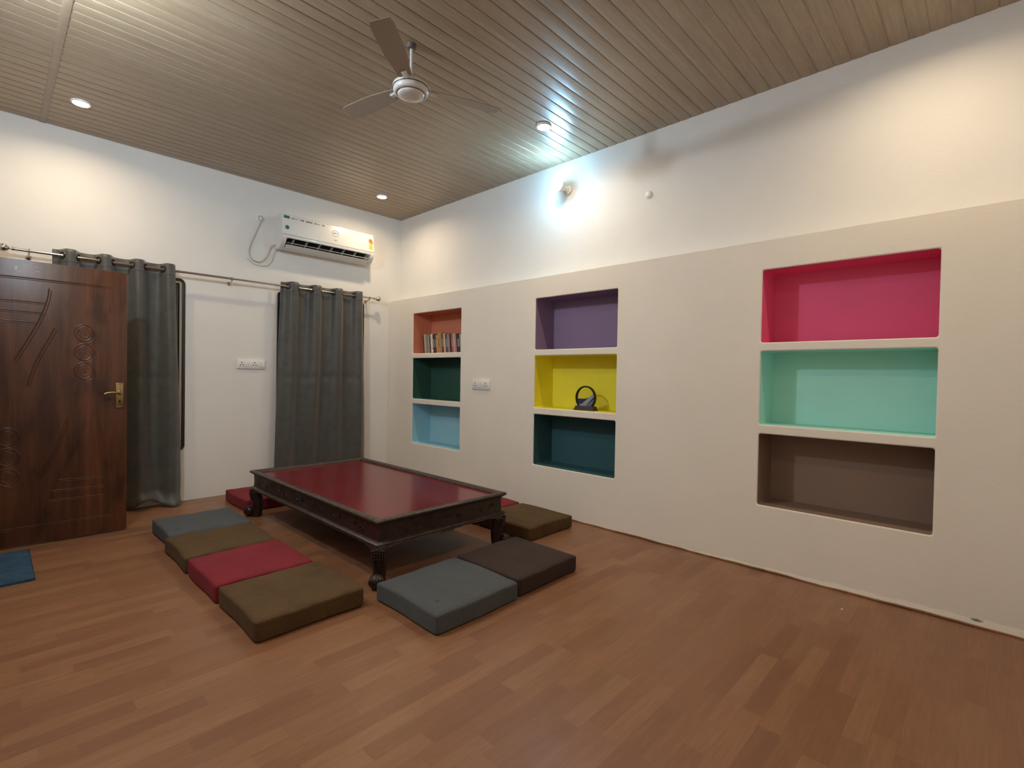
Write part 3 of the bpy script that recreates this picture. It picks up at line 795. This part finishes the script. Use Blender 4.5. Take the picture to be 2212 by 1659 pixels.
apron((x0+e, y0+e, 0), (x1-e, y0+e, 0), (0, -1, 0)); apron((x0+e, y1-e, 0), (x1-e, y1-e, 0), (0, 1, 0))
apron((x0+e, y0+e, 0), (x0+e, y1-e, 0), (-1, 0, 0)); apron((x1-e, y0+e, 0), (x1-e, y1-e, 0), (1, 0, 0))
obj('apron_moulding', g, M_worn, tb, smooth=40)
for sx in (-1, 1):
    for sy in (-1, 1):
        cx_, cy_ = tx+sx*(TW/2-.055), ty+sy*(TL/2-.055); dg = V(sx, sy, 0).normalized()
        g = Geo(); c = V(cx_, cy_, 0)
        pts = []; rs = []
        for z, o_, r in ((.285, -.006, .044), (.262, .000, .052), (.240, .004, .055), (.215, .004, .053), (.190, .000, .050), (.160, -.002, .049), (.125, -.005, .047), (.09, -.006, .045), (.06, -.004, .044), (.035, .000, .044), (.012, .004, .046), (.002, .004, .044)):
            pts.append(c+dg*o_+V(0, 0, z)); rs.append(r)
        sp = smoothpath(pts, 4); rr_ = []
        for i in range(len(sp)):
            u = min(i/4, len(rs)-1.0001); a = int(u); rr_.append(rs[a]+(rs[a+1]-rs[a])*(u-a))
        g.tube(sp, rr_, 16)
        # carved knee leaf and lion-like boss
        for k in range(-3, 4):
            a = math.atan2(dg.y, dg.x)+k*.33
            for j in range(4):
                z = .258-.021*j; rr2 = .050
                g.ball(c+dg*(.022-.004*j)+V(cos(a)*rr2, sin(a)*rr2, z-.006*abs(k)), .0075, 8, (1, 1, 1.5))
        lg = obj('leg', g, M_dark, tb, smooth=60)
        g = Geo(); bc = c+dg*.075+V(0, 0, .052)
        g.ball(bc, .050, 24)
        tn = V(-dg.y, dg.x, 0)
        for k in range(-3, 4):                      # grooved scroll ridges over the ball
            P__ = []
            for j in range(13):
                a = rad(-50+200*j/12); rad_ = .050*cos(k*.36)
                P__.append(bc+tn*(.050*sin(k*.36))+dg*(rad_*cos(a))+V(0, 0, rad_*sin(a)))
            P__ = [p if p.z > .004 else V(p.x, p.y, .004) for p in P__]
            g.tube(P__, .0045, 6)
        obj('ball_foot', g, M_dark, lg, smooth=60)

# ------------------------------------------------------------------ floor cushions
def rbox(g, w, l, h, r, nx=26, nz=7, puff=.008, seed=0, sag=.004):
    random.seed(seed); o1, o2, o3 = [random.uniform(0, 6) for _ in range(3)]
    q = bmesh.ops.create_cube(g.bm, size=2)
    bmesh.ops.subdivide_edges(g.bm, edges=list(g.bm.edges), cuts=nx, use_grid_fill=True)
    for v in g.bm.verts:
        x, y, z = v.co.x*w/2, v.co.y*l/2, v.co.z*h/2
        cx_, cy_, cz_ = [max(-(d/2-r), min(d/2-r, c)) for c, d in ((x, w), (y, l), (z, h))]
        dv = V(x-cx_, y-cy_, z-cz_)
        if dv.length > 1e-9:
            dv = dv.normalized()*r
        p = V(cx_, cy_, cz_)+dv
        e = (1-(2*p.x/w)**2)*(1-(2*p.y/l)**2)
        if p.z > 0: p.z += puff*e+.003*sin(9*p.x+o1)*sin(8*p.y+o2)+.0015*sin(31*p.x+o3+7*p.y)
        s = 1+.012*sin(p.z/h*pi)*0
        p.x += .004*sin(11*p.y+o1)*(abs(p.x)/(w/2))**3; p.y += .004*sin(10*p.x+o2)*(abs(p.y)/(l/2))**3
        v.co = V(p.x, p.y, max(p.z+h/2, .0))
C_grey = (.074, .081, .086); C_brn = (.082, .044, .012); C_red = (.185, .008, .019); C_dk = (.036, .018, .014)
F_grey = fabric('fabric_slate', C_grey, .10, True, .04); F_brn = fabric('fabric_olive_brown', C_brn, .22); F_red = fabric('fabric_crimson', C_red, .16); F_dk = fabric('fabric_chocolate', C_dk, .15)
CU = [(-2.025, -3.955, .66, .63, F_grey, 'slate grey square floor cushion at the near end of the table', 0),
      (-1.355, -3.93, .64, .63, F_dk, 'dark chocolate floor cushion beside the slate grey one at the near end', 0),
      (-2.765, -3.34, .64, .635, F_brn, 'olive brown floor cushion nearest the viewer, first of the left row', .0),
      (-2.785, -2.685, .625, .64, F_red, 'bright crimson floor cushion in the middle of the left row', 0),
      (-2.785, -2.045, .63, .62, F_brn, 'olive brown floor cushion behind the crimson one in the left row', 0),
      (-2.755, -1.405, .62, .64, F_grey, 'slate grey floor cushion at the far end of the left row', 0),
      (-1.93, -.625, .64, .66, F_red, 'dark red floor cushion at the far end of the table near the wall', 0),
      (-.50, -3.235, .62, .66, F_brn, 'olive brown floor cushion between the table and the niche wall', 0),
      (-.50, -2.565, .62, .64, F_red, 'dark red floor cushion by the niche wall behind an olive brown one', 0)]
for i, (cx_, cy_, w, l, m, lab, rz) in enumerate(CU):
    g = Geo(); rbox(g, w, l, .120, .019, seed=i*3+1)
    for v in g.bm.verts: v.co += V(cx_, cy_, .001)
    o = obj('floor_cushion', g, m, loc=(cx_, cy_, 0), smooth=70)
    tag(o, lab, 'cushion', 'square floor cushions round the low table'); o.rotation_euler = (0, 0, rz)

# ------------------------------------------------------------------ door mat
g = Geo(); NX, NY = 30, 60; random.seed(5)
ax0, ax1, ay0, ay1 = -4.25, -3.85, -1.77, -.985
vv = [[g.bm.verts.new((ax0+(ax1-ax0)*i/NX+(.006*sin(j*1.7) if i == NX else 0), ay0+(ay1-ay0)*j/NY, .016+random.uniform(-.002, .003))) for i in range(NX+1)] for j in range(NY+1)]
for j in range(NY):
    for i in range(NX): g.face([vv[j][i], vv[j][i+1], vv[j+1][i+1], vv[j+1][i]])
bd = [vv[0][i] for i in range(NX+1)]+[vv[j][NX] for j in range(1, NY+1)]+[vv[NY][i] for i in range(NX-1, -1, -1)]+[vv[j][0] for j in range(NY-1, 0, -1)]
lo = [g.bm.verts.new((v.co.x, v.co.y, .001)) for v in bd]
for k in range(len(bd)): g.face([bd[k], bd[(k+1) % len(bd)], lo[(k+1) % len(bd)], lo[k]])
tag(obj('door_mat', g, fabric('mat_blue', (.018, .062, .115), .45), smooth=0), 'dark blue pile mat on the floor in front of the open door', 'mat')

# ------------------------------------------------------------------ books in the orange niche
zf = ROWS[0][1]
BK = [  # thickness, height, lean(deg), colour, label
 (.030, .262, 7, (.060, .022, .016), 'dark brown book at the left end of the row'),
 (.040, .262, 7, (.50, .40, .26), 'cream tan book, second from the left end'),
 (.030, .258, 7, (.28, .22, .12), 'olive tan book next to the cream tan one'),
 (.030, .250, 7, (.36, .36, .33), 'grey white book left of the dark grey one'),
 (.032, .246, 7, (.085, .085, .082), 'dark grey book left of the leaning white one'),
 (.044, .258, 7, (.68, .60, .54), 'white book leaning most, left part of the row'),
 (.046, .256, 7, (.040, .038, .020), 'black olive book right of the white one'),
 (.030, .250, 7, (.22, .060, .050), 'dull maroon book left of the pinkish white one'),
 (.026, .240, 7, (.46, .34, .30), 'pinkish white thin book left of the amber one'),
 (.034, .266, 7, (.62, .27, .045), 'amber orange book in the middle of the row'),
 (.038, .268, 7, (.34, .27, .12), 'khaki gold book right of the amber one'),
 (.042, .262, 7, (.19, .050, .026), 'rust brown book with dark marks'),
 (.028, .256, 7, (.62, .50, .34), 'cream book right of the rust brown one'),
 (.042, .250, 7, (.085, .080, .115), 'slate navy book right of the cream one'),
 (.042, .246, 7, (.27, .23, .235), 'grey mauve book right of the navy one'),
 (.026, .250, 7, (.055, .014, .020), 'blackish maroon book left of the brick red one'),
 (.040, .250, 7, (.38, .105, .085), 'brick red book in the right part of the row'),
 (.022, .248, 7, (.66, .48, .42), 'pale pink thin book right of the brick red one'),
 (.034, .244, 7, (.40, .26, .26), 'dusty pink book left of the thick black one'),
 (.062, .240, 7, (.045, .042, .034), 'thick black book near the right end of the row'),
 (.036, .236, 7, (.46, .43, .42), 'light grey book at the right end of the row')]
MP = basic('page_paper', (.72, .66, .54), .8)
yb = -.800; xf = .055; scl = .80/(sum(b[0] for b in BK))
for i, (th, hh_, ln, c, lab) in enumerate(BK):
    th *= scl; random.seed(i+40); dp = .155+random.uniform(-.012, .012); xo = xf+random.uniform(0, .012)
    t = empty('book', (xo, yb, zf)); tag(t, lab, 'book', 'books standing in the orange niche')
    mt = basic('cover_%d' % i, c, .45, var=.35, bs=45)
    g = Geo(); g.box(xo, xo+dp, yb-th, yb-th+.004, zf, zf+hh_); g.box(xo, xo+dp, yb-.004, yb, zf, zf+hh_); g.box(xo-.001, xo+.004, yb-th, yb, zf, zf+hh_, .0015)
    obj('cover', g, mt, t, smooth=0)
    g = Geo(); g.box(xo+.004, xo+dp-.005, yb-th+.004, yb-.004, zf+.003, zf+hh_-.004); obj('pages', g, MP, t, smooth=0)
    if i in (1, 3, 6, 7, 9, 11, 13, 14, 16, 19):
        g = Geo(); g.box(xo-.0022, xo-.0010, yb-th*.75, yb-th*.25, zf+hh_*.30, zf+hh_*.72)
        o = obj('spine_print', g, basic('print_%d' % i, tuple(min(1, x*.4+.25) for x in c) if i != 9 else (.35, .12, .03), .5), t, smooth=0)
    t.rotation_euler = (-rad(ln), 0, 0)
    yb -= th/cos(rad(ln))+.0006
# a small white lump in front of the books
g = Geo(); g.ball((.036, -1.035, zf+.022), .022, 14, (.8, .9, 1.15)); g.ball((.034, -1.022, zf+.052), .008, 8)
tag(obj('small_ornament', g, basic('ceramic_white', (.72, .62, .56), .4)), 'tiny whitish ornament standing in front of the books', 'ornament')

# ------------------------------------------------------------------ moving sand picture
zf = ROWS[1][1]; hx, hy = .12, -3.476
t = empty('sand_picture', (hx, hy, zf)); tag(t, 'round black framed moving sand picture in the yellow niche', 'ornament')
zc = zf+.128; R0 = .108
g = Geo(); n_ = 56; prof = [(R0, -.014), (R0+.012, -.014), (R0+.013, 0), (R0+.012, .014), (R0, .014), (R0-.002, .009), (R0-.002, -.009), (R0, -.014)]
g.lathe(prof, (hx, hy, zc), (1, 0, 0), n_); obj('ring_frame', g, basic('frame_black', (.008, .006, .006), .35), t, smooth=40)
g = Geo()
a = [(hx-.045, hy+.122), (hx+.045, hy+.122), (hx+.045, hy-.122), (hx-.045, hy-.122)]; b = [(hx-.03, hy+.105), (hx+.03, hy+.105), (hx+.03, hy-.105), (hx-.03, hy-.105)]
A_ = [g.bm.verts.new((p[0], p[1], zf+.0005)) for p in a]; B_ = [g.bm.verts.new((p[0], p[1], zf+.045)) for p in b]
g.face(A_[::-1]); g.face(B_)
for k in range(4): g.face([A_[k], A_[(k+1) % 4], B_[(k+1) % 4], B_[k]])
obj('stand', g, basic('stand_black', (.012, .009, .010), .4), t, smooth=0)
g = Geo(); g.lathe([(0, -.009), (R0-.004, -.009)], (hx, hy, zc), (1, 0, 0), n_); g.lathe([(0, .009), (R0-.004, .009)], (hx, hy, zc), (1, 0, 0), n_)
mg = NT('thin_glass'); tr = mg.n('BsdfTransparent'); gl = mg.n('BsdfGlossy'); gl.inputs['Roughness'].default_value = .03; mx = mg.n('MixShader'); mx.inputs[0].default_value = .06
mg.t.links.new(tr.outputs[0], mx.inputs[1]); mg.t.links.new(gl.outputs[0], mx.inputs[2]); mg.t.links.new(mx.outputs[0], mg.t.nodes['Material Output'].inputs[0])
obj('glass_disc', g, mg.m, t)
# sand layers: image-left is +y
def sandpoly(nm, f_top, f_bot, col, x_off, lab):
    g = Geo(); T, B_ = [], []; R_ = R0-.005; m_ = 48
    for k in range(m_+1):
        s = -1+2*k/m_; yy = R_*s*.999; lim = math.sqrt(max(0, R_*R_-yy*yy))
        zt = max(-lim, min(lim, f_top(s)*R_)); zb = min(zt, max(-lim, f_bot(s)*R_))
        T.append((hx+x_off, hy-yy, zc+zt)); B_.append((hx+x_off, hy-yy, zc+zb))
    for dx_ in (0, .004):
        tt = [g.bm.verts.new(V(*p)+V(dx_, 0, 0)) for p in T]; bb = [g.bm.verts.new(V(*p)+V(dx_, 0, 0)) for p in B_]
        for k in range(m_): g.face([tt[k], tt[k+1], bb[k+1], bb[k]])
        if dx_ == 0: t0, b0 = tt, bb
    for k in range(m_): g.face([t0[k], t0[k+1], tt[k+1], tt[k]]); g.face([b0[k], b0[k+1], bb[k+1], bb[k]])
    o = obj(nm, g, basic('sand_'+nm+str(x_off), col, .7, var=.25, bs=200), t, smooth=0); o['label'] = lab
sandpoly('sand', lambda s: -.10+.10*s*s*(1 if s > 0 else -.2)+(.22*max(0, s+.2)), lambda s: -1, (.020, .028, .085), .0, 'dark blue sand')
sandpoly('sand', lambda s: -.62+.78*max(0, s+.45), lambda s: -1.1+.95*max(0, s+.30), (.30, .33, .40), -.0055, 'pale grey sand streak')
sandpoly('sand', lambda s: -.98+.75*max(0, s+.2), lambda s: -1.3+.80*max(0, s), (.13, .15, .25), -.006, 'blue grey sand streak')

# bits on the floor
g = Geo(); g.ball((-.32, -5.79, .003), .006, 8, (1.4, 1, .6))
tag(obj('paper_scrap', g, M_white), 'tiny white crumb on the floor below the brown niche', 'crumb')
g = Geo(); g.ball((-2.93, -.94, .003), .005, 8, (1.3, 1, .6))
tag(obj('paper_scrap', g, M_white), 'tiny white crumb on the floor behind the far grey cushion', 'crumb')

for o in SC.objects:
    if '_o' in o: del o['_o']
